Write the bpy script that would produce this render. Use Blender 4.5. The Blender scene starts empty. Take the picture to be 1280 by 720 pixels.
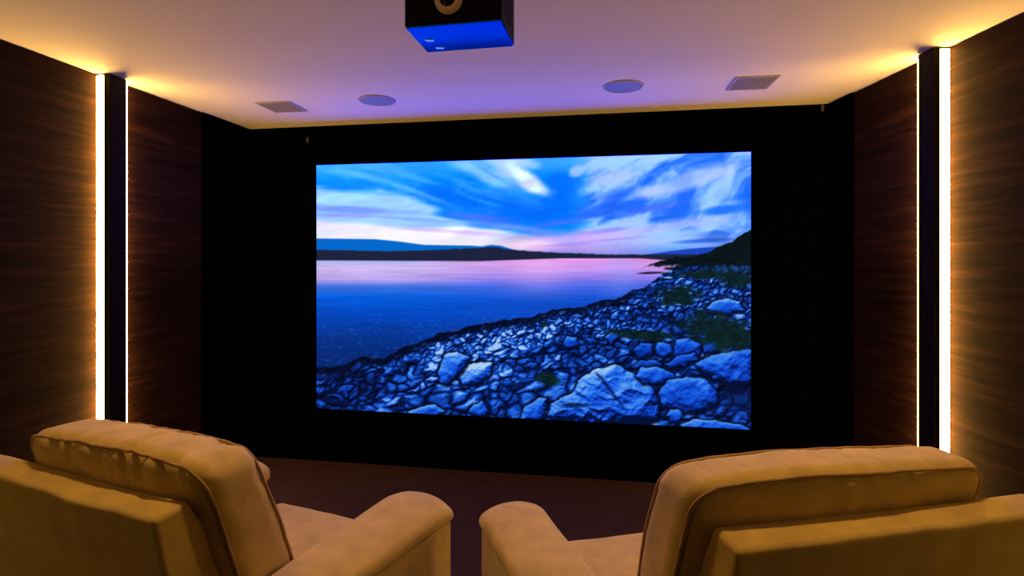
import bpy, bmesh, math, random
import numpy as np
from mathutils import Vector, Matrix, noise

random.seed(4)
scene = bpy.context.scene
COL = scene.collection
R = math.radians

# ------------------------------------------------------------------ helpers
def srgb(r, g, b):
    def f(c):
        c /= 255.0
        return c / 12.92 if c <= .04045 else ((c + .055) / 1.055) ** 2.4
    return (f(r), f(g), f(b), 1.0)

def new_mat(name):
    m = bpy.data.materials.new(name); m.use_nodes = True
    nt = m.node_tree
    return m, nt, nt.nodes['Principled BSDF']

def plain(name, col, rough=.6, metal=0.0, spec=.5, bump=0.0, bscale=300.0, mottling=0.0):
    m, nt, p = new_mat(name)
    p.inputs['Base Color'].default_value = col
    p.inputs['Roughness'].default_value = rough
    p.inputs['Metallic'].default_value = metal
    p.inputs['Specular IOR Level'].default_value = spec
    tc = nt.nodes.new('ShaderNodeTexCoord')
    if bump:
        n = nt.nodes.new('ShaderNodeTexNoise'); n.inputs['Scale'].default_value = bscale
        n.inputs['Detail'].default_value = 4
        b = nt.nodes.new('ShaderNodeBump'); b.inputs['Strength'].default_value = bump
        b.inputs['Distance'].default_value = .004
        nt.links.new(tc.outputs['Object'], n.inputs['Vector'])
        nt.links.new(n.outputs['Fac'], b.inputs['Height'])
        nt.links.new(b.outputs['Normal'], p.inputs['Normal'])
    if mottling:
        n2 = nt.nodes.new('ShaderNodeTexNoise'); n2.inputs['Scale'].default_value = 9
        n2.inputs['Detail'].default_value = 6
        r = nt.nodes.new('ShaderNodeValToRGB')
        r.color_ramp.elements[0].position = .3; r.color_ramp.elements[1].position = .7
        r.color_ramp.elements[0].color = tuple(c * (1 - mottling) for c in col[:3]) + (1,)
        r.color_ramp.elements[1].color = tuple(min(1, c * (1 + mottling)) for c in col[:3]) + (1,)
        nt.links.new(tc.outputs['Object'], n2.inputs['Vector'])
        nt.links.new(n2.outputs['Fac'], r.inputs['Fac'])
        nt.links.new(r.outputs['Color'], p.inputs['Base Color'])
    return m

def emitter(name, col, strength):
    m, nt, p = new_mat(name)
    p.inputs['Base Color'].default_value = (0.8, .8, .8, 1)
    p.inputs['Emission Color'].default_value = col
    p.inputs['Emission Strength'].default_value = strength
    return m

def wood(name):
    """dark walnut boards, grain running along the object's x axis"""
    m, nt, p = new_mat(name)
    N = nt.nodes; L = nt.links
    tc = N.new('ShaderNodeTexCoord')
    mp = N.new('ShaderNodeMapping'); mp.inputs['Scale'].default_value = (1.6, 1, 26)
    L.new(tc.outputs['Object'], mp.inputs['Vector'])
    n = N.new('ShaderNodeTexNoise'); n.inputs['Scale'].default_value = 1.3
    n.inputs['Detail'].default_value = 7; n.inputs['Roughness'].default_value = .62
    n.inputs['Distortion'].default_value = .7
    L.new(mp.outputs['Vector'], n.inputs['Vector'])
    r = N.new('ShaderNodeValToRGB')
    e = r.color_ramp.elements
    e[0].position = .25; e[0].color = (.0060, .0024, .0010, 1)
    e[1].position = .78; e[1].color = (.046, .0190, .0080, 1)
    k = e.new(.5); k.color = (.019, .0078, .0034, 1)
    L.new(n.outputs['Fac'], r.inputs['Fac'])
    # broad tone drift
    mp2 = N.new('ShaderNodeMapping'); mp2.inputs['Scale'].default_value = (1.0, 1, 5)
    L.new(tc.outputs['Object'], mp2.inputs['Vector'])
    n2 = N.new('ShaderNodeTexNoise'); n2.inputs['Scale'].default_value = 1.1
    L.new(mp2.outputs['Vector'], n2.inputs['Vector'])
    r2 = N.new('ShaderNodeMapRange'); r2.inputs['From Min'].default_value = .3; r2.inputs['From Max'].default_value = .7
    r2.inputs['To Min'].default_value = .65; r2.inputs['To Max'].default_value = 1.25
    L.new(n2.outputs['Fac'], r2.inputs['Value'])
    mx = N.new('ShaderNodeMix'); mx.data_type = 'RGBA'; mx.blend_type = 'MULTIPLY'
    mx.inputs[0].default_value = 1
    L.new(r.outputs['Color'], mx.inputs[6]); L.new(r2.outputs['Result'], mx.inputs[7])
    L.new(mx.outputs[2], p.inputs['Base Color'])
    p.inputs['Roughness'].default_value = .6
    p.inputs['Specular IOR Level'].default_value = .02
    b = N.new('ShaderNodeBump'); b.inputs['Strength'].default_value = .25; b.inputs['Distance'].default_value = .002
    L.new(n.outputs['Fac'], b.inputs['Height']); L.new(b.outputs['Normal'], p.inputs['Normal'])
    return m

def fabric(name, col):
    m, nt, p = new_mat(name)
    N = nt.nodes; L = nt.links
    tc = N.new('ShaderNodeTexCoord')
    n = N.new('ShaderNodeTexNoise'); n.inputs['Scale'].default_value = 14; n.inputs['Detail'].default_value = 8
    L.new(tc.outputs['Object'], n.inputs['Vector'])
    r = N.new('ShaderNodeValToRGB')
    r.color_ramp.elements[0].position = .3; r.color_ramp.elements[1].position = .72
    r.color_ramp.elements[0].color = tuple(c * .84 for c in col[:3]) + (1,)
    r.color_ramp.elements[1].color = tuple(min(1, c * 1.12) for c in col[:3]) + (1,)
    L.new(n.outputs['Fac'], r.inputs['Fac']); L.new(r.outputs['Color'], p.inputs['Base Color'])
    n2 = N.new('ShaderNodeTexNoise'); n2.inputs['Scale'].default_value = 260; n2.inputs['Detail'].default_value = 3
    L.new(tc.outputs['Object'], n2.inputs['Vector'])
    b = N.new('ShaderNodeBump'); b.inputs['Strength'].default_value = .35; b.inputs['Distance'].default_value = .0025
    L.new(n2.outputs['Fac'], b.inputs['Height']); L.new(b.outputs['Normal'], p.inputs['Normal'])
    p.inputs['Roughness'].default_value = .85
    p.inputs['Specular IOR Level'].default_value = .15
    p.inputs['Sheen Weight'].default_value = .25
    return m

M = dict(
    ceiling=plain('ceiling_paint', (.84, .76, .60, 1), .8, spec=.2, bump=.04, bscale=60),
    floor=plain('brown_carpet', (.048, .023, .019, 1), .95, spec=.1, bump=.8, bscale=180, mottling=.15),
    wall=plain('dark_wall_paint', (.030, .022, .018, 1), .8, spec=.2),
    black=plain('black_velvet', (.0006, .0006, .0007, 1), 1.0, spec=0.0, bump=.2, bscale=240),
    pilaster=plain('black_lacquered_wood', (.009, .005, .004, 1), .7, spec=.05),
    wood=wood('walnut_veneer'),
    led=emitter('warm_led_diffuser', (1.0, .55, .125, 1), 56),
    led_dim=emitter('warm_led_diffuser_dimmed', (1.0, .55, .125, 1), 15),
    led_wide=emitter('warm_led_diffuser_broad', (1.0, .55, .125, 1), 42),
    alu=plain('anodised_channel', (.25, .2, .15, 1), .4, .9),
    grille=plain('painted_metal_grille', (.26, .23, .24, 1), .5, .0),
    grille_rim=plain('grille_rim_paint', (.40, .36, .36, 1), .5, .0),
    fabric=fabric('tan_woven_fabric', (.59, .42, .12, 1)),
    piping=fabric('tan_piping', (.38, .24, .06, 1)),
    foot=plain('dark_wood_foot', (.03, .018, .01, 1), .4),
    proj=plain('black_projector_shell', (.004, .004, .004, 1), .5, spec=.1),
    proj_under=plain('screen_tinted_underside', (.004, .19, .95, 1), .10, metal=1.0),  # black shell; the screen's blue reflection is put into the base colour
    #
    proj_metal=plain('brass_lens_ring', (.95, .80, .56, 1), .45),
    glass=plain('dark_lens_glass', (.01, .006, .006, 1), .05),
    grey=plain('dull_grey_metal', (.08, .08, .075, 1), .5, .6),
)

M['proj_under'].node_tree.nodes['Principled BSDF'].inputs['Specular Tint'].default_value = (0, .25, 1, 1)  # edge tint carries on the painted blue reflection

def finish(name, bm, mat, parent=None, smooth=True, bevel=0.0, segs=3, angle=40):
    bmesh.ops.recalc_face_normals(bm, faces=bm.faces)
    me = bpy.data.meshes.new(name); bm.to_mesh(me); bm.free()
    o = bpy.data.objects.new(name, me); COL.objects.link(o)
    if mat: me.materials.append(mat)
    if parent is not None: o.parent = parent
    if bevel:
        b = o.modifiers.new('bevel', 'BEVEL'); b.width = bevel; b.segments = segs; b.limit_method = 'ANGLE'
        b.angle_limit = R(30)
    if smooth:
        for p in me.polygons: p.use_smooth = True
        try:
            me.set_sharp_from_angle(angle=R(angle))
        except Exception: pass
    return o

def empty(name, loc, rz=0.0):
    o = bpy.data.objects.new(name, None); COL.objects.link(o)
    o.empty_display_size = .1
    o.location = loc; o.rotation_euler = (0, 0, rz)
    return o

def tag(o, label, cat, group=None):
    o['label'] = label; o['category'] = cat
    if group: o['group'] = group
    return o

def struct(o):
    o['kind'] = 'structure'; return o

def add_box(bm, x0, x1, y0, y1, z0, z1):
    vs = [bm.verts.new((x, y, z)) for x in (x0, x1) for y in (y0, y1) for z in (z0, z1)]
    for f in ((0, 1, 3, 2), (4, 6, 7, 5), (0, 4, 5, 1), (2, 3, 7, 6), (0, 2, 6, 4), (1, 5, 7, 3)):
        bm.faces.new([vs[i] for i in f])

def box(name, mat, x0, x1, y0, y1, z0, z1, parent=None, bevel=0.0):
    bm = bmesh.new(); add_box(bm, x0, x1, y0, y1, z0, z1)
    return finish(name, bm, mat, parent, smooth=bool(bevel), bevel=bevel)

def add_prism(bm, prof, x0, x1):
    """profile in (y, z), extruded along x"""
    a = [bm.verts.new((x0, y, z)) for y, z in prof]; b = [bm.verts.new((x1, y, z)) for y, z in prof]
    bm.faces.new(a); bm.faces.new(b[::-1]); n = len(prof)
    for i in range(n): bm.faces.new((a[i], b[i], b[(i + 1) % n], a[(i + 1) % n]))

def add_lathe(bm, prof, seg=48, mat=None):
    """profile (r, z) spun about z"""
    rings = []
    for r, z in prof:
        rings.append([bm.verts.new((r * math.cos(2 * math.pi * k / seg), r * math.sin(2 * math.pi * k / seg), z)) for k in range(seg)] if r > 1e-6 else [bm.verts.new((0, 0, z))])
    for a, b in zip(rings, rings[1:]):
        for k in range(seg):
            k2 = (k + 1) % seg
            if len(a) == 1 and len(b) == 1: continue
            if len(a) == 1: bm.faces.new((a[0], b[k], b[k2]))
            elif len(b) == 1: bm.faces.new((a[k], b[0], a[k2]))
            else: bm.faces.new((a[k], b[k], b[k2], a[k2]))
    if mat is not None: bmesh.ops.transform(bm, matrix=mat, verts=bm.verts)

def add_tube(bm, pts, rad, seg=8, closed=False):
    n = len(pts); rings = []
    for i, p in enumerate(pts):
        a = pts[(i - 1) % n] if (closed or i > 0) else p
        b = pts[(i + 1) % n] if (closed or i < n - 1) else p
        t = (b - a).normalized()
        ref = Vector((0, 1, 0)) if abs(t.y) < .9 else Vector((1, 0, 0))
        s = t.cross(ref).normalized(); w = s.cross(t)
        rings.append([bm.verts.new(p + rad * (math.cos(2 * math.pi * k / seg) * s + math.sin(2 * math.pi * k / seg) * w)) for k in range(seg)])
    for i in range(n if closed else n - 1):
        a, b = rings[i], rings[(i + 1) % n]
        for k in range(seg): bm.faces.new((a[k], a[(k + 1) % seg], b[(k + 1) % seg], b[k]))
    if not closed:
        bm.faces.new(rings[0][::-1]); bm.faces.new(rings[-1])

def axis_samples(h, r, k, n):
    c = [-h + r * (1 - math.tan(math.pi / 4 * (1 - i / k))) for i in range(k)]     # -h .. -h+r
    inner = [-(h - r) + 2 * (h - r) * i / n for i in range(n + 1)]
    return c + inner + [-x for x in c[::-1]]

def add_rbox(bm, hx, hy, hz, r, k=5, n=(10, 10, 10), fn=None):
    """softly rounded block centred on the origin; fn(Vector)->Vector shapes it"""
    ax = [axis_samples(h, r, k, m) for h, m in zip((hx, hy, hz), n)]
    H = (hx, hy, hz); cache = {}
    def V(p):
        key = tuple(round(c, 5) for c in p)
        if key not in cache:
            q = Vector([max(-(H[i] - r), min(H[i] - r, p[i])) for i in range(3)])
            d = Vector(p) - q
            w = q + d.normalized() * r if d.length > 1e-9 else Vector(p)
            if fn: w = fn(w)
            cache[key] = bm.verts.new(w)
        return cache[key]
    for a in range(3):
        b, c = (a + 1) % 3, (a + 2) % 3
        for s in (-1, 1):
            for i in range(len(ax[b]) - 1):
                for j in range(len(ax[c]) - 1):
                    q = []
                    for (ii, jj) in ((i, j), (i + 1, j), (i + 1, j + 1), (i, j + 1)):
                        p = [0, 0, 0]; p[a] = s * H[a]; p[b] = ax[b][ii]; p[c] = ax[c][jj]
                        q.append(V(p))
                    try: bm.faces.new(q)
                    except ValueError: pass

# ------------------------------------------------------------------ camera
EYE = 1.5; HC = 2.5; F = 690.0; PY = 325.0
cam = bpy.data.cameras.new('camera'); camo = bpy.data.objects.new('camera', cam); COL.objects.link(camo)
camo.location = (0, 0, EYE); camo.rotation_euler = (R(90), 0, 0)
cam.sensor_width = 36; cam.lens = 36 * F / 1280; cam.shift_y = -(360 - PY) / 1280
cam.clip_start = .02
scene.camera = camo

# ------------------------------------------------------------------ room shell
# left wall x = LA + LB*y, right wall x = RA + RB*y, screen wall y = BA + BB*x
LA, LB = -2.7606, .1728
RA, RB = 2.12, -.02
BA, BB = 3.879, -.1706
REAR = -2.3
def meet(A, B):
    y = (BA + BB * A) / (1 - BB * B); return Vector((A + B * y, y, 0))
cL, cR = meet(LA, LB), meet(RA, RB)
rL, rR = Vector((LA + LB * REAR, REAR, 0)), Vector((RA + RB * REAR, REAR, 0))

def wall(name, a, b, mat, thick=.12):
    """wall from a to b with its inner face on the line a-b, room on the right-hand side of a->b"""
    d = (b - a); L = d.length; ang = math.atan2(d.y, d.x)
    bm = bmesh.new(); add_box(bm, 0, L, 0, thick, 0, HC)
    o = finish(name, bm, mat, smooth=False); o.location = a; o.rotation_euler = (0, 0, ang)
    return struct(o)
wall('wall_left', rL, cL, M['wall'])
wall('wall_front', cL, cR, M['black'])
wall('wall_right', cR, rR, M['wall'])
wall('wall_rear', rR, rL, M['wall'])
def slab(name, z0, z1, mat, e=.1):
    bm = bmesh.new()
    pts = [rL + Vector((-e, -e, 0)), rR + Vector((e, -e, 0)), cR + Vector((e, e, 0)), cL + Vector((-e, e, 0))]
    a = [bm.verts.new((p.x, p.y, z0)) for p in pts]; b = [bm.verts.new((p.x, p.y, z1)) for p in pts]
    bm.faces.new(a); bm.faces.new(b)
    for i in range(4): bm.faces.new((a[i], a[(i + 1) % 4], b[(i + 1) % 4], b[i]))
    return struct(finish(name, bm, mat, smooth=False))
slab('floor', -.1, 0, M['floor'])
slab('ceiling', HC, HC + .1, M['ceiling'])

# frames running along the side walls: local x = along wall (towards screen), local y = into the room
def side_frame(side, y):
    if side == 'left':
        return (LA + LB * y, y, 0), math.atan2(1, LB), -1
    return (RA + RB * y, y, 0), math.atan2(1, RB), 1
def place(o, side, y):
    loc, rz, s = side_frame(side, y)
    o.location = loc; o.rotation_euler = (0, 0, rz)

PT = .018   # panel thickness
def panel(side, ya, yb, label, group=None):
    o = None
    _, _, s = side_frame(side, ya)
    L = (yb - ya) * math.hypot(1, LB if side == 'left' else RB)
    bm = bmesh.new()
    y0, y1 = sorted((s * .001, s * PT))
    add_box(bm, 0, L, y0, y1, .0, HC - .004)
    o = finish('wood_wall_panel', bm, M['wood'], bevel=.002)
    place(o, side, ya)
    tag(o, label, 'wall panel')
    return o

def pilaster(n, side, y0, y1, p=.05):
    """dark post proud of the wall"""
    _, _, s = side_frame(side, y0)
    L = (y1 - y0) * math.hypot(1, LB if side == 'left' else RB)
    bm = bmesh.new()
    a, b = sorted((s * .001, s * (p + PT * 0)))
    add_box(bm, 0, L, a, b, 0, HC - .003)
    o = finish('trim_%d' % n, bm, M['pilaster'], bevel=.003)
    place(o, side, y0); struct(o)
    return o

def strip(side, y, direction, label, z0=.020, z1=.066, off=0.0, mat='led', wide=0.0):
    """light channel let into the flank of a post, facing along the wall; direction -1 = near flank, +1 = far flank"""
    loc, rz, s = side_frame(side, y)
    root = empty('light_strip', loc, rz)
    tag(root, label, 'light strip', 'vertical warm light strips on the black posts')
    a, b = sorted((s * (z0 - .001), s * (z1 + .001)))
    c, d = sorted((direction * .001, direction * (off + .004)))
    bm = bmesh.new(); add_box(bm, c, d, a, b, .01, HC - .01)
    finish('channel', bm, M['pilaster'], root, smooth=False)
    prof = []
    for k in range(9):                     # shallow bowed diffuser
        t = k / 8
        prof.append((direction * (off + .0045 + .004 * math.sin(t * math.pi)), s * (z0 + (z1 - z0) * t)))
    prof += [(direction * (off + .0042), s * z1), (direction * (off + .0042), s * z0)]
    if wide:                               # broad bar diffuser filling the gap between post and panel
        prof = [(direction * .0045, s * z0), (direction * wide, s * z0)]
        for k in range(6):
            t = k / 5 * math.pi / 2
            prof.append((direction * (wide - .012 * (1 - math.cos(t))), s * (z1 - .012 * (1 - math.sin(t)))))
        prof.append((direction * .0045, s * z1))
    bm = bmesh.new()
    a = [bm.verts.new((x, y_, .012)) for x, y_ in prof]; b = [bm.verts.new((x, y_, HC - .012)) for x, y_ in prof]
    bm.faces.new(a); bm.faces.new(b)
    n = len(prof)
    for i in range(n): bm.faces.new((a[i], a[(i + 1) % n], b[(i + 1) % n], b[i]))
    finish('diffuser', bm, M[mat], root, smooth=False)
    return root

LP0, LP1, RP0, RP1 = 2.968, 3.070, 2.587, 2.684
pilaster(1, 'left', LP0, LP1, .10)
pilaster(2, 'right', RP0, RP1, .094)
strip('left', LP0, -1, 'bright warm light strip on the near side of the left black post')
strip('left', LP1, 1, 'warm light strip on the far side of the left black post', z0=.003, z1=.062, wide=.050, mat='led_wide')
strip('right', RP0, -1, 'bright warm light strip on the near side of the right black post')
strip('right', RP1, 1, 'warm light strip on the far side of the right black post', z0=.003, z1=.066, wide=.048, mat='led_wide')
panel('left', .32, LP0 - .003, 'dark walnut wall panel at the left picture edge, lit beside the black post')
panel('left', LP1 + .054, 3.727, 'narrow dark walnut wall panel between the left black post and black corner')
panel('right', .22, RP0 - .003, 'dark walnut wall panel at the right picture edge, lit beside the black post')
panel('right', RP1 + .052, 3.283, 'narrow dark walnut wall panel between the right black post and black corner')
# the same rhythm continues beside the viewer
LN, RN = .20, .10
pilaster(3, 'left', LN, LN + .104, .10); pilaster(4, 'right', RN, RN + .101, .094)
strip('left', LN + .104, 1, 'warm light strip on the post left of the viewer', mat='led_dim')
strip('right', RN + .101, 1, 'warm light strip on the post right of the viewer', mat='led_dim')

# black corner panels
def corner_panel(side, ya, yb, label):
    _, _, s = side_frame(side, ya)
    L = (yb - ya) * math.hypot(1, LB if side == 'left' else RB)
    bm = bmesh.new(); a, b = sorted((s * .001, s * .035)); add_box(bm, 0, L, a, b, 0, HC - .003)
    o = finish('acoustic_panel', bm, M['black'], bevel=.006); place(o, side, ya)
    tag(o, label, 'acoustic panel')
corner_panel('left', 3.729, cL.y - .012, 'black fabric corner panel left of the screen, beside the narrow walnut panel')
corner_panel('right', 3.285, cR.y - .008, 'black fabric corner panel right of the screen, beside the narrow walnut panel')

# ------------------------------------------------------------------ projection screen
ROOM = math.atan(BB)
SX0, SX1, SZ0, SZ1 = -1.4375, 1.5388, .408, 2.196
SA = 3.82
def sy(x): return SA + BB * x
mx = (SX0 + SX1) / 2
SW = (SX1 - SX0) / math.cos(ROOM); SH = SZ1 - SZ0
scr = empty('projection_screen', (mx, sy(mx), SZ0 - .09), ROOM)
tag(scr, 'large lit projection screen showing a blue dusk lake with a rocky shore', 'projection screen')

def painter(px, py):
    """the projected photograph: dusk sky, lake, hills and a stony shore, computed at sketch coordinates"""
    rng = np.random.RandomState(7)
    perm = rng.rand(256, 256)
    def vn(x, y):
        xi = np.floor(x).astype(int); yi = np.floor(y).astype(int)
        fx = x - xi; fy = y - yi
        fx = fx * fx * (3 - 2 * fx); fy = fy * fy * (3 - 2 * fy)
        g = lambda a, b: perm[a % 256, b % 256]
        return (g(xi, yi) * (1 - fx) + g(xi + 1, yi) * fx) * (1 - fy) + (g(xi, yi + 1) * (1 - fx) + g(xi + 1, yi + 1) * fx) * fy
    def fbm(x, y, o=5, gain=.5):
        s = 0; a = 1; t = 0
        for i in range(o):
            s = s + a * vn(x * 2 ** i + 17.3 * i, y * 2 ** i + 9.1 * i); t += a; a *= gain
        return s / t
    def ss(a, b, x):
        t = np.clip((x - a) / (b - a), 0, 1); return t * t * (3 - 2 * t)
    C = np.zeros(px.shape + (3,))
    def lay(col, m):
        nonlocal C
        m = np.clip(m, 0, 1)[..., None]
        C = C * (1 - m) + np.array(col, float) / 255 * m
    def layc(col3, m):
        nonlocal C
        m = np.clip(m, 0, 1)[..., None]; C = C * (1 - m) + col3 * m
    def blob(cx, cy, rx, ry, ang=0, soft=.5, wob=.35, ws=28):
        a = math.radians(ang); dx = px - cx; dy = py - cy
        X = (dx * math.cos(a) + dy * math.sin(a)) / rx; Y = (-dx * math.sin(a) + dy * math.cos(a)) / ry
        d = np.sqrt(X * X + Y * Y) + wob * (fbm(px / ws + cx, py / (ws * .5) + cy, 4) - .5) * 2
        return 1 - ss(1 - soft, 1 + soft * .4, d)
    def curve(pts, x=None):
        return np.interp(px if x is None else x, [p[0] for p in pts], [p[1] for p in pts])
    # streak noise: clouds fan out from a point above the horizon
    ang = np.arctan2(py - 345, px - 690); rad = np.hypot(px - 690, py - 345)
    fan = fbm(ang * 5 + .9 * fbm(px / 50, py / 35, 4), rad / 70, 6, .6)
    fan2 = fbm(ang * 9 + 5 + 1.2 * fbm(px / 40, py / 30, 3), rad / 45 + 3, 5, .6)
    hs = fbm(px / 95 + 3, py / 7.5, 5)
    # --- sky base
    lay((0, 136, 244), np.ones_like(px))
    layc(np.stack([0 * px + .03, .60 + 0 * px, .97 + 0 * px], -1), .7 * ss(60, -10, py - 195) * ss(560, 420, px))
    lay((0, 104, 236), .85 * blob(620, 258, 115, 22, 8, .8))
    lay((0, 108, 238), .9 * blob(700, 240, 24, 32, 0, .6))
    lay((70, 165, 245), .55 * blob(740, 200, 120, 14, 0, .9))
    lay((90, 150, 240), .55 * ss(700, 760, px))
    lay((70, 180, 252), .6 * ss(26, 2, py - 206 + .028 * (px - 397)))
    # upper left wisps
    n_ = fbm((px + py) / 80, (py - .30 * px) / 11, 3) * .8 + .2 * fbm(px / 14, py / 8, 3)
    lay((95, 190, 246), .6 * ss(.42, .75, n_) * ss(720, 560, px) * ss(285, 250, py))
    lay((90, 190, 245), .6 * blob(470, 225, 70, 5, 16, .9) + .55 * blob(430, 216, 50, 5, 6, .9))
    lay((120, 200, 250), .5 * blob(520, 240, 45, 4, 20, .9))
    # left pale bank
    top = curve([(395, 236), (440, 238), (500, 243), (530, 252), (556, 268), (590, 282), (640, 290), (700, 296)])
    bank = ss(-9, 9, py - top + 16 * (hs - .5) + 14 * (fbm(px / 30, py / 9, 4) - .5)) * ss(640, 560, px)
    lay((165, 215, 248), .95 * bank)
    lay((120, 150, 245), .8 * blob(440, 262, 85, 5.5, 3, .7) + .55 * blob(520, 274, 60, 3.5, 4, .8))
    lay((150, 150, 245), .7 * blob(440, 270, 55, 3, 2, .7))
    lay((90, 110, 235), .7 * blob(600, 272, 50, 6, 5, .9))
    wt = curve([(395, 275), (450, 279), (520, 286), (570, 283), (620, 286), (660, 292), (700, 300)])
    lay((246, 240, 246), .97 * ss(-3, 4, py - wt + 5 * (hs - .5)) * ss(720, 600, px))
    lay((200, 165, 240), .6 * blob(560, 289, 80, 3.5, 4, .9) + .5 * blob(640, 284, 60, 5, 6, .9))
    # big bright plume
    lay((140, 205, 248), .9 * blob(608, 218, 62, 13, 26, .7))
    lay((185, 220, 250), .85 * blob(640, 215, 55, 13, 30, .6))
    lay((225, 232, 250), .95 * blob(655, 222, 36, 11, 38, .6))
    lay((200, 225, 250), .8 * blob(648, 203, 26, 8, 6, .7))
    lay((60, 150, 240), .5 * blob(622, 222, 40, 3, 30, .9))
    # right hand clouds
    rm = ss(716, 744, px + 26 * (fbm(px / 22, py / 12, 4) - .5))
    al = np.radians(-10 - 14 * ss(300, 200, py))
    Xr = (px - 690) * np.cos(al) + (py - 300) * np.sin(al); Yr = -(px - 690) * np.sin(al) + (py - 300) * np.cos(al)
    wv = fbm(Xr / 60, Yr / 25 + 4, 3)
    cn = fbm(Xr / 60 + .8 * wv, Yr / 14 + 1.1 * wv, 5, .55)
    k = ss(.28, .62, cn)
    layc(np.stack([.12 + .50 * k, .44 + .36 * k, .93 + .05 * k], -1), .95 * rm * ss(318, 300, py))
    lay((185, 205, 248), .7 * blob(765, 222, 32, 10, -8, .7) + .75 * blob(720, 215, 12, 8, -20, .6))
    lay((175, 205, 248), .75 * blob(860, 225, 62, 13, -22, .7) + .6 * blob(808, 240, 26, 9, -10, .7))
    lay((195, 210, 250), .6 * blob(900, 218, 34, 7, -24, .7))
    lay((35, 105, 232), .75 * blob(770, 246, 26, 10, -20, .8) + .8 * blob(748, 265, 34, 8, -12, .7))
    lay((15, 105, 235), .85 * blob(905, 262, 44, 7, -8, .7) + .7 * blob(930, 245, 30, 6, -14, .8))
    lay((80, 110, 235), .6 * blob(815, 260, 50, 5, -10, .8))
    lay((165, 185, 248), .8 * blob(850, 280, 95, 7, -6, .8) + .7 * blob(790, 276, 40, 4, -12, .8))
    lay((200, 180, 245), .7 * blob(770, 292, 60, 6, -6, .8))
    lay((110, 110, 225), .65 * blob(755, 289, 34, 3.4, -8, .8) + .5 * blob(700, 278, 40, 4, -8, .9))
    lay((205, 150, 235), .6 * ss(283, 314, py) * ss(610, 690, px) * ss(880, 760, px))
    lay((225, 175, 245), .8 * blob(690, 300, 75, 12, -3, .9))
    lay((250, 225, 245), .9 * blob(655, 306, 42, 8, 0, .9))
    lay((235, 150, 230), .45 * blob(710, 311, 70, 5, 0, .9))
    lay((175, 110, 215), .5 * blob(760, 300, 50, 2, -5, .9) + .4 * blob(705, 306, 40, 1.8, -3, .9))
    lay((130, 150, 245), .7 * ss(820, 900, px) * ss(286, 300, py))
    lay((25, 95, 225), .75 * blob(880, 301, 45, 3.2, -3, .7))
    # grain in the clouds
    C[:] = np.clip(C * (1 + .22 * (cn - .5)[..., None]), 0, 1)
    # --- hills
    h1 = curve([(395, 298), (470, 299), (500, 302), (530, 306), (590, 307), (602, 308), (614, 306), (626, 307), (645, 313), (660, 325)])
    lay((0, 104, 205), ss(-.8, .8, py - h1))
    h3 = curve([(395, 400), (780, 330), (800, 319), (830, 315), (860, 311), (900, 308), (939, 306)])
    lay((25, 70, 195), ss(-.8, .8, py - h3))
    h2 = curve([(395, 312), (480, 314), (530, 313), (600, 310), (615, 308.5), (640, 312), (680, 315), (760, 318), (860, 318), (939, 318)])
    lay((28, 34, 62), ss(-.8, .8, py - h2 + 1.2 * (fbm(px / 5, px * 0, 3) - .5)))
    # --- water
    wl = curve([(395, 325.5), (500, 326), (600, 326.5), (700, 323), (800, 323), (939, 333)])
    wy = np.clip((py - 324) / 125, 0, 1)
    def ramp(stops, t):
        ts = [s[0] for s in stops]
        return np.stack([np.interp(t, ts, [s[1][i] / 255 for s in stops]) for i in range(3)], -1)
    rip = fbm(px / 45, py / 2.6, 4)
    wl_l = ramp([(0, (120, 160, 235)), (.05, (205, 190, 240)), (.2, (190, 165, 235)), (.27, (70, 115, 225)), (.38, (0, 92, 220)), (.55, (0, 70, 190)), (.8, (3, 48, 135)), (1, (4, 38, 112))], wy)
    wl_r = ramp([(0, (232, 150, 232)), (.10, (200, 150, 240)), (.18, (150, 125, 238)), (.27, (70, 100, 230)), (.42, (12, 78, 205)), (.75, (8, 62, 175)), (1, (5, 45, 130))], wy)
    t = ss(470, 680, px)[..., None]
    W = wl_l * (1 - t) + wl_r * t
    W = W * (1 + .22 * (rip - .5)[..., None])
    gl = (np.exp(-((px - 672) / 38) ** 2) * ss(385, 326, py))[..., None]
    W = W * (1 - .5 * gl) + np.array([.93, .72, .95]) * .5 * gl
    gl = (np.exp(-((px - 775) / 22) ** 2) * ss(385, 345, py))[..., None]
    W = W * (1 - .3 * gl) + np.array([.55, .62, .97]) * .3 * gl
    fl = .6 * ss(.72, .85, vn(px / 5, py / 1.3)) * ss(385, 400, py)
    W = W + fl[..., None] * np.array([.07, .10, .16])
    layc(W, ss(-.7, .7, py - wl))
    # --- shore and rocks
    shore = curve([(395, 461), (430, 455), (452, 444), (480, 447), (500, 436), (530, 424), (560, 414), (600, 407), (635, 399), (660, 398), (690, 388),
                   (730, 383), (748, 377), (775, 371), (790, 362), (805, 360), (815, 353), (828, 343), (838, 336), (850, 331), (870, 328), (939, 326)])
    shore = shore + 5 * (fbm(px / 11, px * 0 + 2, 3) - .5) - 0
    land = ss(-1, 1, py - shore)
    d0 = py - 296.0
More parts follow.
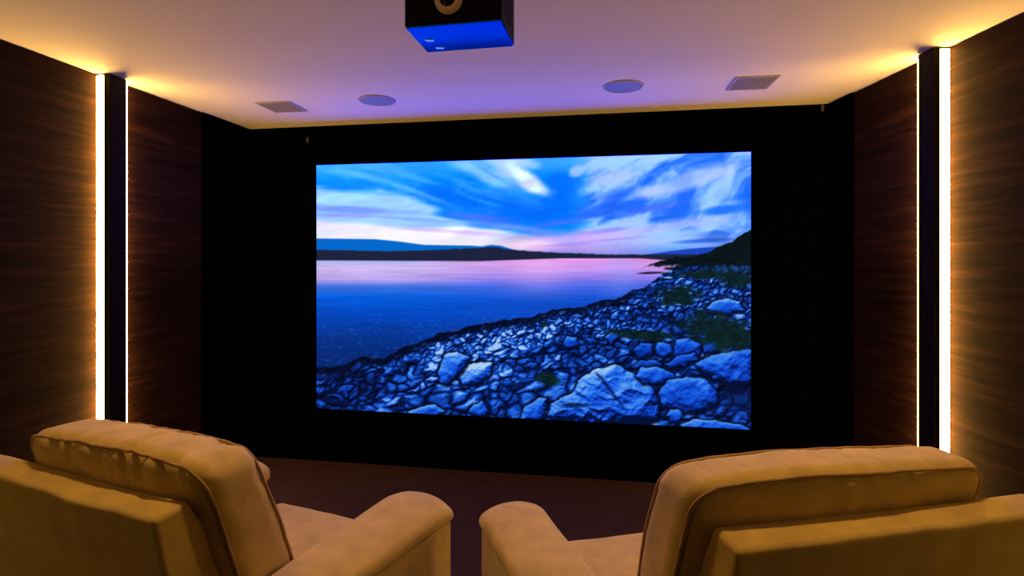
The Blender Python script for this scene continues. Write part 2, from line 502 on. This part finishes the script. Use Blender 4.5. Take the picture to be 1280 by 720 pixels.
    def rocks(size, ph, wob):
        wx = px + wob * (fbm(px / (size * 1.6) + ph, py / (size * 1.3), 3) - .5) * size
        wyy = py + wob * (fbm(px / (size * 1.6), py / (size * 1.3) + ph, 3) - .5) * size
        u = (wx + .35 * wyy) / size + ph; v = wyy / (size * .74) + ph
        ui = np.floor(u).astype(int); vi = np.floor(v).astype(int)
        F1 = np.full(px.shape, 9.); F2 = np.full(px.shape, 9.); idn = np.zeros(px.shape)
        for a in (-1, 0, 1):
            for b in (-1, 0, 1):
                cx = ui + a; cy = vi + b
                jx = cx + perm[cx % 256, cy % 256]; jy = cy + perm[(cy + 31) % 256, (cx + 77) % 256]
                rr = perm[(cx * 3 + 5) % 256, (cy * 7 + 1) % 256]
                dd2 = np.hypot(u - jx, v - jy) * (1.3 - .6 * rr)
                n1 = dd2 < F1
                F2 = np.where(n1, F1, np.minimum(F2, dd2))
                idn = np.where(n1, rr, idn); F1 = np.where(n1, dd2, F1)
        return F1, F2, idn
    def ridged(x, y, o=4):
        t = 0; a_ = 1; w_ = 0
        for q in range(o):
            t = t + a_ * (1 - np.abs(2 * vn(x * 2 ** q + 3.1 * q, y * 2 ** q + 7.7 * q) - 1)); w_ += a_; a_ *= .5
        return t / w_
    dn = py - shore * .35 - 236 + 40 * (fbm(px / 45, py / 30, 3) - .5) + .05 * (px - 600)
    sel = [ss(64, 54, dn), None, ss(100, 112, dn)]
    layers = []
    for size, ph in ((7.5, 3), (12, 11), (19, 23)):
        F1, F2, idn = rocks(size, ph, 1.5)
        G1, G2, idg = rocks(size * .42, ph + 50, 1.2)
        big = np.sqrt(np.clip(1 - (F1 / .85) ** 2, 0, 1)) * (.5 + .8 * idn)
        sm = np.sqrt(np.clip(1 - (G1 / .85) ** 2, 0, 1)) * (.4 + idg)
        Hh = size * (.52 * big + .05 * sm + .16 * fbm(px / (size * .9) + ph, py / (size * .8), 3))
        layers.append((Hh, F2 - F1, idn))
    def pick(q):
        a_, b_, c_ = layers[0][q], layers[1][q], layers[2][q]
        o_ = a_ * sel[0] + b_ * (1 - sel[0])
        return o_ * (1 - sel[2]) + c_ * sel[2]
    Hh, FD, idn = pick(0), pick(1), pick(2)
    def shade(Hf, k=1.0):
        gy, gx = np.gradient(Hf, py[:, 0], axis=0), None
        gx = np.gradient(Hf, axis=1) / np.gradient(px, axis=1)
        nx_, ny_, nz_ = -gx * k, -gy * k, np.ones_like(gx)
        ln = np.sqrt(nx_ ** 2 + ny_ ** 2 + 1)
        return np.clip((nx_ * -.30 + ny_ * -.72 + nz_ * .62) / ln, 0, 1.1)
    def grad_shade(Hf, k=1.0):
        gyr = np.gradient(Hf, axis=0) / np.gradient(py, axis=0)
        gxr = np.gradient(Hf, axis=1) / np.gradient(px, axis=1)
        ln = np.sqrt((gxr * k) ** 2 + (gyr * k) ** 2 + 1)
        return np.clip((gxr * k * .30 + gyr * k * .72 + .55) / ln, 0, 1.1)
    S = grad_shade(Hh, 1.0)
    gap = ss(-.02, .55, FD)
    L = (.04 + 1.0 * S) * (.26 + .84 * gap) * (.40 + .85 * idn) * (.30 + 1.35 * fbm(px / 30, py / 18, 5))
    tone = .80 + .62 * blob(590, 450, 100, 34, -20, .9, .2) + .22 * blob(735, 398, 120, 24, -10, .9, .2) - .26 * blob(440, 495, 95, 50, 0, .9, .2) - .30 * blob(925, 500, 60, 45, 0, .9, .2) - .15 * blob(680, 480, 40, 60, 0, .9, .2)
    L = np.clip(L * tone * 1.04, 0, 1.2)
    rockramp = [(0, (0, 6, 26)), (.12, (2, 20, 72)), (.32, (10, 56, 160)), (.55, (30, 98, 220)), (.8, (92, 155, 238)), (1.1, (165, 198, 244))]
    Cr = ramp(rockramp, L)
    layc(Cr, land)
    # wet dark margin
    bk = ss(14, 3, py - shore + 10 * (fbm(px / 9, py / 5, 3) - .5)) * land * ss(830, 770, px)
    lay((2, 9, 34), .9 * bk)
    # large boulders
    def boulder(pts, ph, base=.62, lx=-.4):
        """smooth boulder inside a polygon given as points"""
        n = len(pts); inside = np.zeros(px.shape, bool); dist = np.full(px.shape, 1e9)
        wx = px + 5 * (fbm(px / 9 + ph, py / 9, 3) - .5); wyv = py + 5 * (fbm(px / 9, py / 9 + ph, 3) - .5)
        for i in range(n):
            x1, y1 = pts[i]; x2, y2 = pts[(i + 1) % n]
            c = ((y1 > wyv) != (y2 > wyv)) & (wx < (x2 - x1) * (wyv - y1) / (y2 - y1 + 1e-9) + x1)
            inside ^= c
            t = np.clip(((wx - x1) * (x2 - x1) + (wyv - y1) * (y2 - y1)) / ((x2 - x1) ** 2 + (y2 - y1) ** 2), 0, 1)
            dist = np.minimum(dist, np.hypot(wx - x1 - t * (x2 - x1), wyv - y1 - t * (y2 - y1)))
        xs = [p[0] for p in pts]; ys = [p[1] for p in pts]
        cx, cy = (min(xs) + max(xs)) / 2, (min(ys) + max(ys)) / 2
        hx, hy = (max(xs) - min(xs)) / 2, (max(ys) - min(ys)) / 2
        sd = np.where(inside, dist, -dist)
        lay((1, 9, 34), .9 * ss(-4.5, -.5, sd))
        m_ = .62 * min(hx, hy)
        dome = np.sqrt(np.clip(1 - (1 - np.clip(sd / m_, 0, 1)) ** 2, 0, 1)) * m_ * .62
        Hb = dome + .22 * hy * ridged((px + py * .8) / 34 + ph, (py - .5 * px) / 20 + ph, 3) + 2.6 * fbm(px / 9 + ph, py / 7, 4)
        Sb = grad_shade(Hb, 1.0)
        Lb = base * (.08 + 1.02 * Sb) * (1.05 - .18 * (py - cy) / hy) * (.75 + .5 * fbm(px / 30 + ph, py / 14, 4))
        layc(ramp([(0, (1, 8, 30)), (.12, (2, 24, 90)), (.3, (6, 56, 180)), (.5, (20, 90, 225)), (.75, (66, 138, 238)), (1.1, (170, 205, 246))], np.clip(Lb, 0, 1.1)), ss(-.8, .8, sd))
    boulder([(572, 470), (580, 458), (600, 452), (616, 454), (612, 470), (596, 480), (578, 480)], 3, 1.15)
    boulder([(548, 462), (556, 444), (572, 440), (588, 446), (578, 466), (560, 482), (550, 478)], 9, .8)
    boulder([(884, 384), (892, 376), (908, 373), (925, 378), (930, 388), (912, 392), (890, 391)], 5, .75)
    boulder([(838, 445), (846, 425), (862, 422), (876, 432), (873, 448), (850, 452)], 6, .55)
    boulder([(880, 425), (888, 421), (898, 432), (898, 442), (880, 441)], 7, .5)
    boulder([(792, 438), (800, 429), (815, 430), (816, 444), (800, 448)], 8, .5)
    boulder([(818, 436), (822, 428), (838, 430), (842, 442), (830, 448), (820, 444)], 12, .55)
    boulder([(790, 458), (800, 451), (820, 449), (828, 456), (812, 463), (795, 462)], 14, .45)
    boulder([(830, 455), (850, 444), (868, 440), (872, 450), (856, 458), (836, 461)], 15, .52)
    boulder([(756, 422), (762, 414), (772, 414), (774, 424), (764, 430)], 16, .6)
    boulder([(704, 430), (710, 422), (722, 422), (722, 434), (708, 436)], 17, .58)
    boulder([(868, 456), (884, 446), (905, 440), (942, 436), (942, 478), (920, 482), (896, 476), (876, 466)], 21, .58)
    boulder([(684, 521), (690, 505), (715, 492), (724, 475), (745, 460), (770, 456), (792, 466), (812, 480), (822, 500), (823, 526), (800, 531), (690, 526)], 23, .78)
    boulder([(794, 470), (802, 459), (820, 457), (840, 466), (846, 474), (830, 480), (805, 480)], 27, .66)
    boulder([(823, 492), (836, 476), (858, 471), (882, 473), (897, 490), (897, 505), (880, 516), (850, 517), (830, 508)], 29, .62)
    boulder([(833, 520), (838, 512), (848, 512), (855, 521), (848, 528), (838, 528)], 31, .55)
    boulder([(850, 532), (866, 524), (900, 526), (930, 532), (942, 540), (855, 540)], 33, .7)
    boulder([(650, 524), (655, 510), (672, 498), (684, 498), (682, 516), (676, 530)], 35, .75)
    boulder([(510, 515), (525, 508), (545, 506), (556, 514), (545, 522), (515, 522)], 37, .8)
    boulder([(585, 515), (592, 505), (605, 502), (612, 515), (600, 522)], 38, .7)
    lay((3, 20, 70), .7 * blob(925, 500, 22, 22, 0, .6))
    # cleft in the great boulder
    cl = np.abs((px - 757) * .80 - (py - 480) * .60 + 5 * (fbm(px / 9, py / 9, 3) - .5)); 
    lay((4, 24, 92), .8 * ss(3.2, .6, cl) * ss(462, 470, py) * ss(516, 500, py))
    lay((3, 14, 60), .8 * blob(718, 506, 22, 3.5, 0, .5, .3, 10))
    # --- greenery
    g = fbm(px / 4, py / 3, 3)
    def bush(*a):
        m = blob(*a, ws=12)
        layc(np.stack([.01 + .04 * g, .05 + .16 * g, .08 + .12 * g], -1), .93 * m)
    lay((16, 50, 60), .65 * ss(860, 900, px) * ss(350, 330, py) * ss(330, 334, py))
    bush(848, 370, 28, 14, 0, .4, .5); bush(896, 410, 52, 20, 8, .4, .5); bush(910, 425, 34, 14, 0, .4, .5)
    bush(800, 418, 42, 7, 4, .4, .5); bush(684, 474, 16, 10, 0, .4, .5); bush(920, 350, 30, 12, 0, .5, .5); bush(680, 405, 5, 3, 0, .5, .4)
    bush(880, 343, 40, 6, 0, .6, .6)
    hill = curve([(395, 400), (800, 335), (840, 322), (868, 320), (884, 316), (898, 308), (915, 302), (922, 295), (932, 290), (942, 286)])
    hill = hill + 3 * (fbm(px / 5, px * 0 + 8, 3) - .5)
    hm = ss(-.8, .8, py - hill) * ss(335, 330, py - 6 * (g - .5))
    layc(np.stack([.005 + .02 * g, .03 + .09 * g, .06 + .08 * g], -1), hm)
    lay((2, 8, 24), .85 * blob(840, 336, 14, 2.6, 2, .5) + .85 * blob(815, 341, 20, 1.8, -2, .5))
    return np.clip(C, 0, 1)

HR, HG, HB = .6, 1.6, 11.5
NX, NY = 620, 372
a = np.linspace(0, 1, NX + 1); b = np.linspace(0, 1, NY + 1)
Agrid, Bgrid = np.meshgrid(a, b)
WX = SX0 + (SX1 - SX0) * Agrid; WY = SA + BB * WX; WZ = SZ0 + (SZ1 - SZ0) * Bgrid
pic = painter(640 + F * WX / WY, PY - F * (WZ - EYE) / WY)
lin = np.where(pic <= .04045, pic / 12.92, ((pic + .055) / 1.055) ** 2.4)
# bright tones overdriven in the top rows to cast more blue on the ceiling
def over(v, g): 
    t = np.clip((v - .84) / .12, 0, 1); return 1 + g * t * t * np.clip((Bgrid - .66) / .3, 0, 1) ** 2
lin[..., 2] *= over(pic[..., 2], HB); lin[..., 0] *= over(pic[..., 0], HR); lin[..., 1] *= over(pic[..., 1], HG)
me = bpy.data.meshes.new('picture')
lx = (Agrid - .5) * SW; lz = Bgrid * SH + .09
co = np.stack([lx, np.full_like(lx, -.004), lz], -1).reshape(-1, 3)
idx = (np.arange(NY)[:, None] * (NX + 1) + np.arange(NX)[None, :]).reshape(-1)
quads = np.stack([idx, idx + 1, idx + NX + 2, idx + NX + 1], -1)
me.vertices.add(len(co)); me.vertices.foreach_set('co', co.ravel())
me.loops.add(quads.size); me.loops.foreach_set('vertex_index', quads.ravel().astype(np.int32))
me.polygons.add(len(quads)); me.polygons.foreach_set('loop_start', (np.arange(len(quads)) * 4).astype(np.int32))
me.update(calc_edges=True)
at = me.color_attributes.new('picture', 'FLOAT_COLOR', 'POINT')
at.data.foreach_set('color', np.concatenate([lin.reshape(-1, 3), np.ones((len(co), 1))], 1).astype(np.float32).ravel())
m, nt, p = new_mat('projected_picture')
att = nt.nodes.new('ShaderNodeAttribute'); att.attribute_name = 'picture'
hue = nt.nodes.new('ShaderNodeMix'); hue.data_type = 'RGBA'; hue.blend_type = 'MULTIPLY'; hue.inputs[0].default_value = 1
hue.inputs[7].default_value = (1.0, 1.0, 1.0, 1)
nt.links.new(att.outputs['Color'], hue.inputs[6])
nt.links.new(hue.outputs[2], p.inputs['Emission Color'])
p.inputs['Emission Strength'].default_value = 1.0
p.inputs['Base Color'].default_value = (.002, .002, .002, 1); p.inputs['Roughness'].default_value = .9
p.inputs['Specular IOR Level'].default_value = 0
me.materials.append(m)
pico = bpy.data.objects.new('picture', me); COL.objects.link(pico); pico.parent = scr
box('backing_board', M['black'], -SW / 2 - .01, SW / 2 + .01, .0, .03, .08, SH + .10, scr)
bm = bmesh.new()
fw = .085
add_box(bm, -SW / 2 - fw, -SW / 2, -.02, .03, 0.005, SH + .175); add_box(bm, SW / 2, SW / 2 + fw, -.02, .03, 0.005, SH + .175)
add_box(bm, -SW / 2, SW / 2, -.02, .03, 0.005, .09); add_box(bm, -SW / 2, SW / 2, -.02, .03, SH + .09, SH + .175)
finish('frame', bm, M['black'], scr, bevel=.004)

# ------------------------------------------------------------------ ceiling speakers, grilles
def round_speaker(x, y, label):
    root = empty('ceiling_speaker', (x, y, HC), 0); tag(root, label, 'speaker', 'round speakers in the ceiling')
    bm = bmesh.new(); add_lathe(bm, [(.104, 0), (.104, -.006), (.108, -.009), (.113, -.006), (.115, 0)], 56)
    finish('rim', bm, M['grille_rim'], root)
    bm = bmesh.new(); add_lathe(bm, [(0, -.009), (.05, -.0085), (.09, -.0075), (.104, -.005), (.104, -.001), (0, -.001)], 56)
    finish('grille', bm, M['grille_blue'], root)
def square_speaker(x, y, label):
    root = empty('ceiling_grille', (x, y, HC), R(-8)); tag(root, label, 'ceiling grille', 'square grilles in the ceiling')
    h = .115
    bm = bmesh.new()
    add_box(bm, -h, h, -h, -h + .012, -.008, -.0005); add_box(bm, -h, h, h - .012, h, -.008, -.0005)
    add_box(bm, -h, -h + .012, -h + .012, h - .012, -.008, -.0005); add_box(bm, h - .012, h, -h + .012, h - .012, -.008, -.0005)
    finish('frame', bm, M['grille_rim'], root, bevel=.001)
    bm = bmesh.new(); add_box(bm, -h + .012, h - .012, -h + .012, h - .012, -.0055, -.0008)
    for i in range(12):
        yy = -h + .022 + i * (2 * h - .044) / 11
        add_box(bm, -h + .014, h - .014, yy - .003, yy + .003, -.0075, -.0055)
    finish('louvre', bm, M['grille'], root, smooth=False)
M['grille_blue'] = plain('speaker_cloth', (.26, .30, .30, 1), .6)
round_speaker(-.8425, 3.45, 'round speaker in the ceiling beside the left square grille')
round_speaker(.639, 3.172, 'round speaker in the ceiling beside the right square grille')
square_speaker(-1.4975, 3.597, 'square grey grille in the ceiling near the left black corner')
square_speaker(1.352, 3.11, 'square grey grille in the ceiling near the right black corner')

def bracket(x, y, z, rz, label):
    root = empty('wall_bracket', (x, y, z), rz); tag(root, label, 'bracket')
    bm = bmesh.new(); add_box(bm, -.008, .008, -.004, 0, 0, .045); finish('plate', bm, M['grey'], root, bevel=.001)
    bm = bmesh.new(); add_tube(bm, [Vector((0, -.004, .012)), Vector((0, -.018, .008)), Vector((0, -.026, .012)), Vector((0, -.028, .024))], .003)
    finish('hook', bm, M['grey'], root)
xb = -1.53; bracket(xb, BA + BB * xb - .001, 2.375, ROOM, 'tiny grey bracket on the black wall above the screen\'s upper left corner')
xb = 1.99; bracket(xb, BA + BB * xb - .001, 2.452, ROOM, 'tiny dark bracket just under the ceiling in the right black corner')

# ------------------------------------------------------------------ projector
M['foot_metal'] = plain('highlight_tinted_foot', (.45, .75, 1, 1), .25, metal=1)  # pale blue tint stands in for highlights on the underside
PR = R(-10.5)
pc = Vector((-.1722, 1.887, 0))
pw, pd, z0, z1 = .326, .222, 2.26, 2.435
proj = empty('ceiling_projector', (pc.x, pc.y, HC), PR)
tag(proj, 'black box projector hanging from the ceiling, round ringed lens, underside painted blue as screen reflection', 'projector')
zb, zt = z0 - HC, z1 - HC
bm = bmesh.new(); add_box(bm, -pw / 2, pw / 2, -pd / 2, pd / 2, zb + .004, zt)
finish('body', bm, M['proj'], proj, bevel=.006)
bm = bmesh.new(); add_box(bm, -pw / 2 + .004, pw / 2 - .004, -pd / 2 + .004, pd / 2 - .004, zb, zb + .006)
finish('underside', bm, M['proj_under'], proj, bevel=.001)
for (fx, fy) in ((-.115, .0), (-.10, .072)):
    bm = bmesh.new(); add_lathe(bm, [(0, .0018), (.014, .0018), (.016, .0028), (.016, .004)], 24, Matrix.Translation((fx, fy, zb - .003)))
    finish('levelling_foot', bm, M['foot_metal'], proj)
lensz = 2.338 - HC; lensx = -.012
rotx = Matrix.Translation((lensx, -pd / 2, lensz)) @ Matrix.Rotation(R(90), 4, 'X')
bm = bmesh.new(); add_lathe(bm, [(.027, .0), (.027, .016), (.031, .020), (.040, .018), (.045, .010), (.046, .0)], 48, rotx)
ring = finish('lens_ring', bm, M['proj_metal'], proj); ring['label'] = 'tan ring around the lens'
bm = bmesh.new(); add_lathe(bm, [(0, .013), (.010, .012), (.020, .008), (.027, .001)], 40, rotx)
finish('lens', bm, M['glass'], proj)
bm = bmesh.new()
for i in range(8): add_box(bm, pw / 2, pw / 2 + .002, -.08, .08, zb + .03 + i * .016, zb + .037 + i * .016)
finish('vent_grille', bm, M['proj'], proj, smooth=False)
bm = bmesh.new(); add_box(bm, -.07, .07, -.05, .05, zt, zt + .008); 
add_lathe(bm, [(0, zt + .008), (.022, zt + .008), (.022, -.012), (.05, -.012), (.05, -.0005), (0, -.0005)], 28)
finish('ceiling_mount', bm, M['proj'], proj, smooth=False)

# ------------------------------------------------------------------ armchairs
def wr(p, s, a):   # wrinkle noise
    return a * noise.fractal(Vector((p.x * s, p.y * s, p.z * s)), 1.0, 2.0, 4)

def armchair(corner, ang, frame, cush, armR, armL, label, seed, crump):
    """corner: world xy of the rear top corner of the back frame next to the other chair.
    x ranges are measured from there in the chair's own axes (x right, y forward)."""
    cx = (frame[0] + frame[1]) / 2; cy = .45
    c, s = math.cos(ang), math.sin(ang)
    loc = Vector((corner[0] + c * cx - s * cy, corner[1] + s * cx + c * cy, 0))
    root = empty('armchair', loc, ang); tag(root, label, 'armchair', 'tan armchairs facing the screen')
    T = Matrix.Translation((-cx, -cy, 0))
    def part(name, bm, mat, parent=root, **k):
        bmesh.ops.transform(bm, matrix=T, verts=bm.verts)
        return finish(name, bm, mat, parent, **k)
    sd = Vector((seed * 7.1, seed * 3.3, 0))
    # back frame: upholstered wedge
    prof = [(0, .88), (.093, .892), (.36, .40), (.36, .07), (.17, .07)]
    bm = bmesh.new()
    # subdivided slab so that the cloth can be slightly uneven
    nx = 24
    xs = [frame[0] + (frame[1] - frame[0]) * i / nx for i in range(nx + 1)]
    dense = []
    for i in range(len(prof)):
        (y0_, z0_), (y1_, z1_) = prof[i], prof[(i + 1) % len(prof)]
        m_ = max(1, int(math.hypot(y1_ - y0_, z1_ - z0_) / .06))
        for k in range(m_): dense.append((y0_ + (y1_ - y0_) * k / m_, z0_ + (z1_ - z0_) * k / m_))
    rows = [[bm.verts.new((x, y_, z_)) for y_, z_ in dense] for x in xs]
    n = len(dense)
    for r0, r1 in zip(rows, rows[1:]):
        for k in range(n): bm.faces.new((r0[k], r1[k], r1[(k + 1) % n], r0[(k + 1) % n]))
    bm.faces.new(rows[0]); bm.faces.new(rows[-1][::-1])
    for v in bm.verts:
        w = wr(v.co + sd, 5, .006); v.co.y += w; v.co.z += w * .6
    part('back_frame', bm, M['fabric'], bevel=.014, segs=3, angle=60)
    # back cushion
    hx = (cush[1] - cush[0]) / 2; hz = .262; hy = .088; r = .05
    cc = Vector(((cush[0] + cush[1]) / 2, .262, .731))
    def cl(v): return max(-1, min(1, v))
    def cf(p, pipe=False):
        q = p.copy()
        ex, ez = q.x / hx, q.z / hz
        ey = cl(q.y / (hy * .7))
        q.y += ey * .040 * max(0, 1 - ex ** 2) ** .6 * max(0, 1 - ez ** 2) ** .6
        q.z -= .016 * abs(ex) ** 4 * cl(ez * 2) * abs(ez)
        q.z += .006 * math.sin(q.x * 7 + seed) * max(0, ez)
        q.x += cl(q.x / .1) * .014 * (1 - ez ** 2)
        # gathered cloth: pleats run away from the seams and die out over the face
        f = crump
        near = math.exp(-(1 - min(1, abs(ez))) * 3.2) * (1 - abs(ex) ** 10)
        pl = noise.noise(Vector((q.x * 17 + 3 * q.z, seed * 5, q.z * 3))) + .5 * noise.noise(Vector((q.x * 36 + 6 * q.z, seed, 2)))
        if not pipe: q.y += ey * f * .024 * near * pl
        side = math.exp(-(1 - min(1, abs(ex))) * 9)
        pl2 = noise.noise(Vector((q.z * 20 + 8 * q.x, seed * 3, 7)))
        if not pipe: q.y += ey * f * .012 * side * pl2
        nv = noise.fractal(Vector((q.x * 6, q.y * 3, q.z * 5)) + sd, 1.0, 2.0, 5)
        q.y += ey * .007 * nv
        mid = 1 - abs(cl(q.y / hy)) ** 2
        q.z += max(0, ez) ** 4 * (.006 * mid + f * .008 * mid * pl + f * .006 * noise.noise(Vector((q.x * 44 + 5 * q.y, 4, q.y * 4))))
        q.z += .004 * noise.noise(Vector((q.x * 6, 3, 0)) + sd) * max(0, ez)
        q.y -= .36 * q.z
        return q + cc
    bm = bmesh.new(); add_rbox(bm, hx, hy, hz, r, 6, (90, 8, 44), cf)
    cu = part('back_cushion', bm, M['fabric'], smooth=True, angle=180)
    bm = bmesh.new()
    for sgn in (-1, 1):
        pts = []; rc = .07; off = r * .29
        ix, iz = hx - rc, hz - rc; rr = rc - off * .75
        for (qx, qz, a0) in ((1, 1, 0), (-1, 1, 90), (-1, -1, 180), (1, -1, 270)):
            for j in range(9):
                t = R(a0 + j * 11.25)
                pts.append(Vector((qx * ix + rr * math.cos(t), sgn * (hy - off * .75), qz * iz + rr * math.sin(t))))
        full = []
        for i in range(len(pts)):
            p0, p1 = pts[i], pts[(i + 1) % len(pts)]
            m_ = max(1, int((p1 - p0).length / .02))
            for k in range(m_): full.append(p0.lerp(p1, k / m_))
        add_tube(bm, [cf(p_, True) for p_ in full], .0048, 8, True)
    part('piping', bm, M['piping'], cu, angle=180)
    # seat base and cushion between the arms
    sx0, sx1 = armL[0] , armR[0]      # inner faces
    lo, hi = min(sx0, sx1), max(sx0, sx1)
    sc = Vector(((lo + hi) / 2, .60, .375)); shx, shy, shz = (hi - lo) / 2 - .004, .345, .085
    def sf(p):
        q = p.copy(); ex, ey = q.x / shx, q.y / shy
        q.z += .025 * max(0, 1 - ex ** 2) * max(0, 1 - ey ** 2) * (1 if q.z > 0 else 0) + wr(q + sd, 4, .006)
        return q + sc
    bm = bmesh.new(); add_rbox(bm, shx, shy, shz, .045, 5, (24, 24, 4), sf)
    part('seat_cushion', bm, M['fabric'], angle=180)
    bm = bmesh.new(); add_box(bm, lo, hi, .30, .915, .07, .285)
    part('seat_base', bm, M['fabric'], bevel=.012)
    # arms: a wide padded top over a flat side, a little broader at the front
    for (xi, xb_, xf, xif) in (armR, armL):     # inner back, outer back, outer front, inner front
        sg = 1 if xf > xi else -1
        y0_, y1_ = .16, .90
        hl = (y1_ - y0_) / 2; ym = (y0_ + y1_) / 2
        def span(y):
            t = max(0, min(1, (y - y0_) / (y1_ - y0_)))
            return xi + (xif - xi) * t, xb_ + (xf - xb_) * t
        def af(p):
            u = p.x / .12 * sg       # -1 inner .. 1 outer
            y = p.y + ym
            xa, xb3 = span(y)
            x = (xa + xb3) / 2 + u * (xb3 - xa) / 2
            t = (y - y0_) / (y1_ - y0_)
            top = 1 if p.z > 0 else 0
            z = .578 + p.z
            z += top * (.030 * (1 - abs(u + .12) ** 2.2) + .016 * t - .020 * max(0, (t - .86) / .14) ** 2)
            q = Vector((x, y, z))
            q.z += wr(q + sd, 4, .005) * top
            if t > .95: q.y += .014 * (1 - u * u)
            return q
        bm = bmesh.new(); add_rbox(bm, .12, hl, .022, .018, 5, (16, 30, 1), af)
        arm = part('armrest', bm, M['fabric'], angle=180)
        bm = bmesh.new()
        a_ = []
        for y in (y0_ + .02, y1_ - .012):
            xa, xb2 = span(y); xa += sg * .006; xb2 -= sg * .008
            a_.append([bm.verts.new((xa, y, .07)), bm.verts.new((xb2, y, .07)), bm.verts.new((xb2, y, .565)), bm.verts.new((xa, y, .565))])
        bm.faces.new(a_[0]); bm.faces.new(a_[1][::-1])
        for k in range(4): bm.faces.new((a_[0][k], a_[1][k], a_[1][(k + 1) % 4], a_[0][(k + 1) % 4]))
        part('side_panel', bm, M['fabric'], arm, bevel=.012)
    xo = sorted((armR[2], armL[2]))
    for fx in (xo[0] + .06, xo[1] - .06):
        for fy in (.24, .84):
            bm = bmesh.new(); add_lathe(bm, [(0, 0), (.018, 0), (.026, .075), (0, .075)], 20, Matrix.Translation((fx, fy, 0)))
            part('foot', bm, M['foot'])
    return root

armchair((-.853, 1.308), R(-23.5), (-.90, 0), (-.735, .045),
         (.055, .255, .315, .055), (-.585, -.785, -.845, -.585),
         'tan armchair with crumpled back cushion, at the left below the left light strips', 1, 1.0)
armchair((.478, 1.169), R(11.8), (0, .90), (-.05, .79),
         (.86, 1.06, 1.09, .86), (-.13, -.33, -.425, -.20),
         'tan armchair with smoother back cushion, at the right below the right light strips', 2.7, .35)

# ------------------------------------------------------------------ unseen downlights added to light the chairs
M['lamp'] = emitter('warm_lamp_glass', (1, .62, .27, 1), 6)
def downlight(x, y, power, label):
    root = empty('added_downlight', (x, y, HC)); tag(root, label, 'downlight', 'unseen downlights added to light the armchairs')
    bm = bmesh.new(); add_lathe(bm, [(.042, -.001), (.042, -.004), (.055, -.004), (.057, -.0005)], 40); finish('trim_ring', bm, M['grille_rim'], root)
    bm = bmesh.new(); add_lathe(bm, [(0, -.002), (.041, -.002)], 40); finish('lamp', bm, M['lamp'], root)
    l = bpy.data.lights.new('downlight_lamp', 'SPOT'); l.energy = power; l.color = (1, .56, .17); l.spot_size = R(84); l.spot_blend = 1; l.shadow_soft_size = .04
    lo = bpy.data.objects.new('downlight_beam', l); COL.objects.link(lo); lo.parent = root; lo.location = (0, 0, -.012)
downlight(-.80, 1.64, 50, 'unseen warm downlight added in the ceiling to light the left armchair')
downlight(.72, 1.58, 50, 'unseen warm downlight added in the ceiling to light the right armchair')

# ------------------------------------------------------------------ world, view
w = bpy.data.worlds.new('world'); scene.world = w; w.use_nodes = True
w.node_tree.nodes['Background'].inputs[0].default_value = (0, 0, 0, 1)
vs = scene.view_settings
vs.view_transform = 'Standard'; vs.look = 'None'; vs.gamma = 1; vs.use_curve_mapping = False
vs.exposure = 0.0
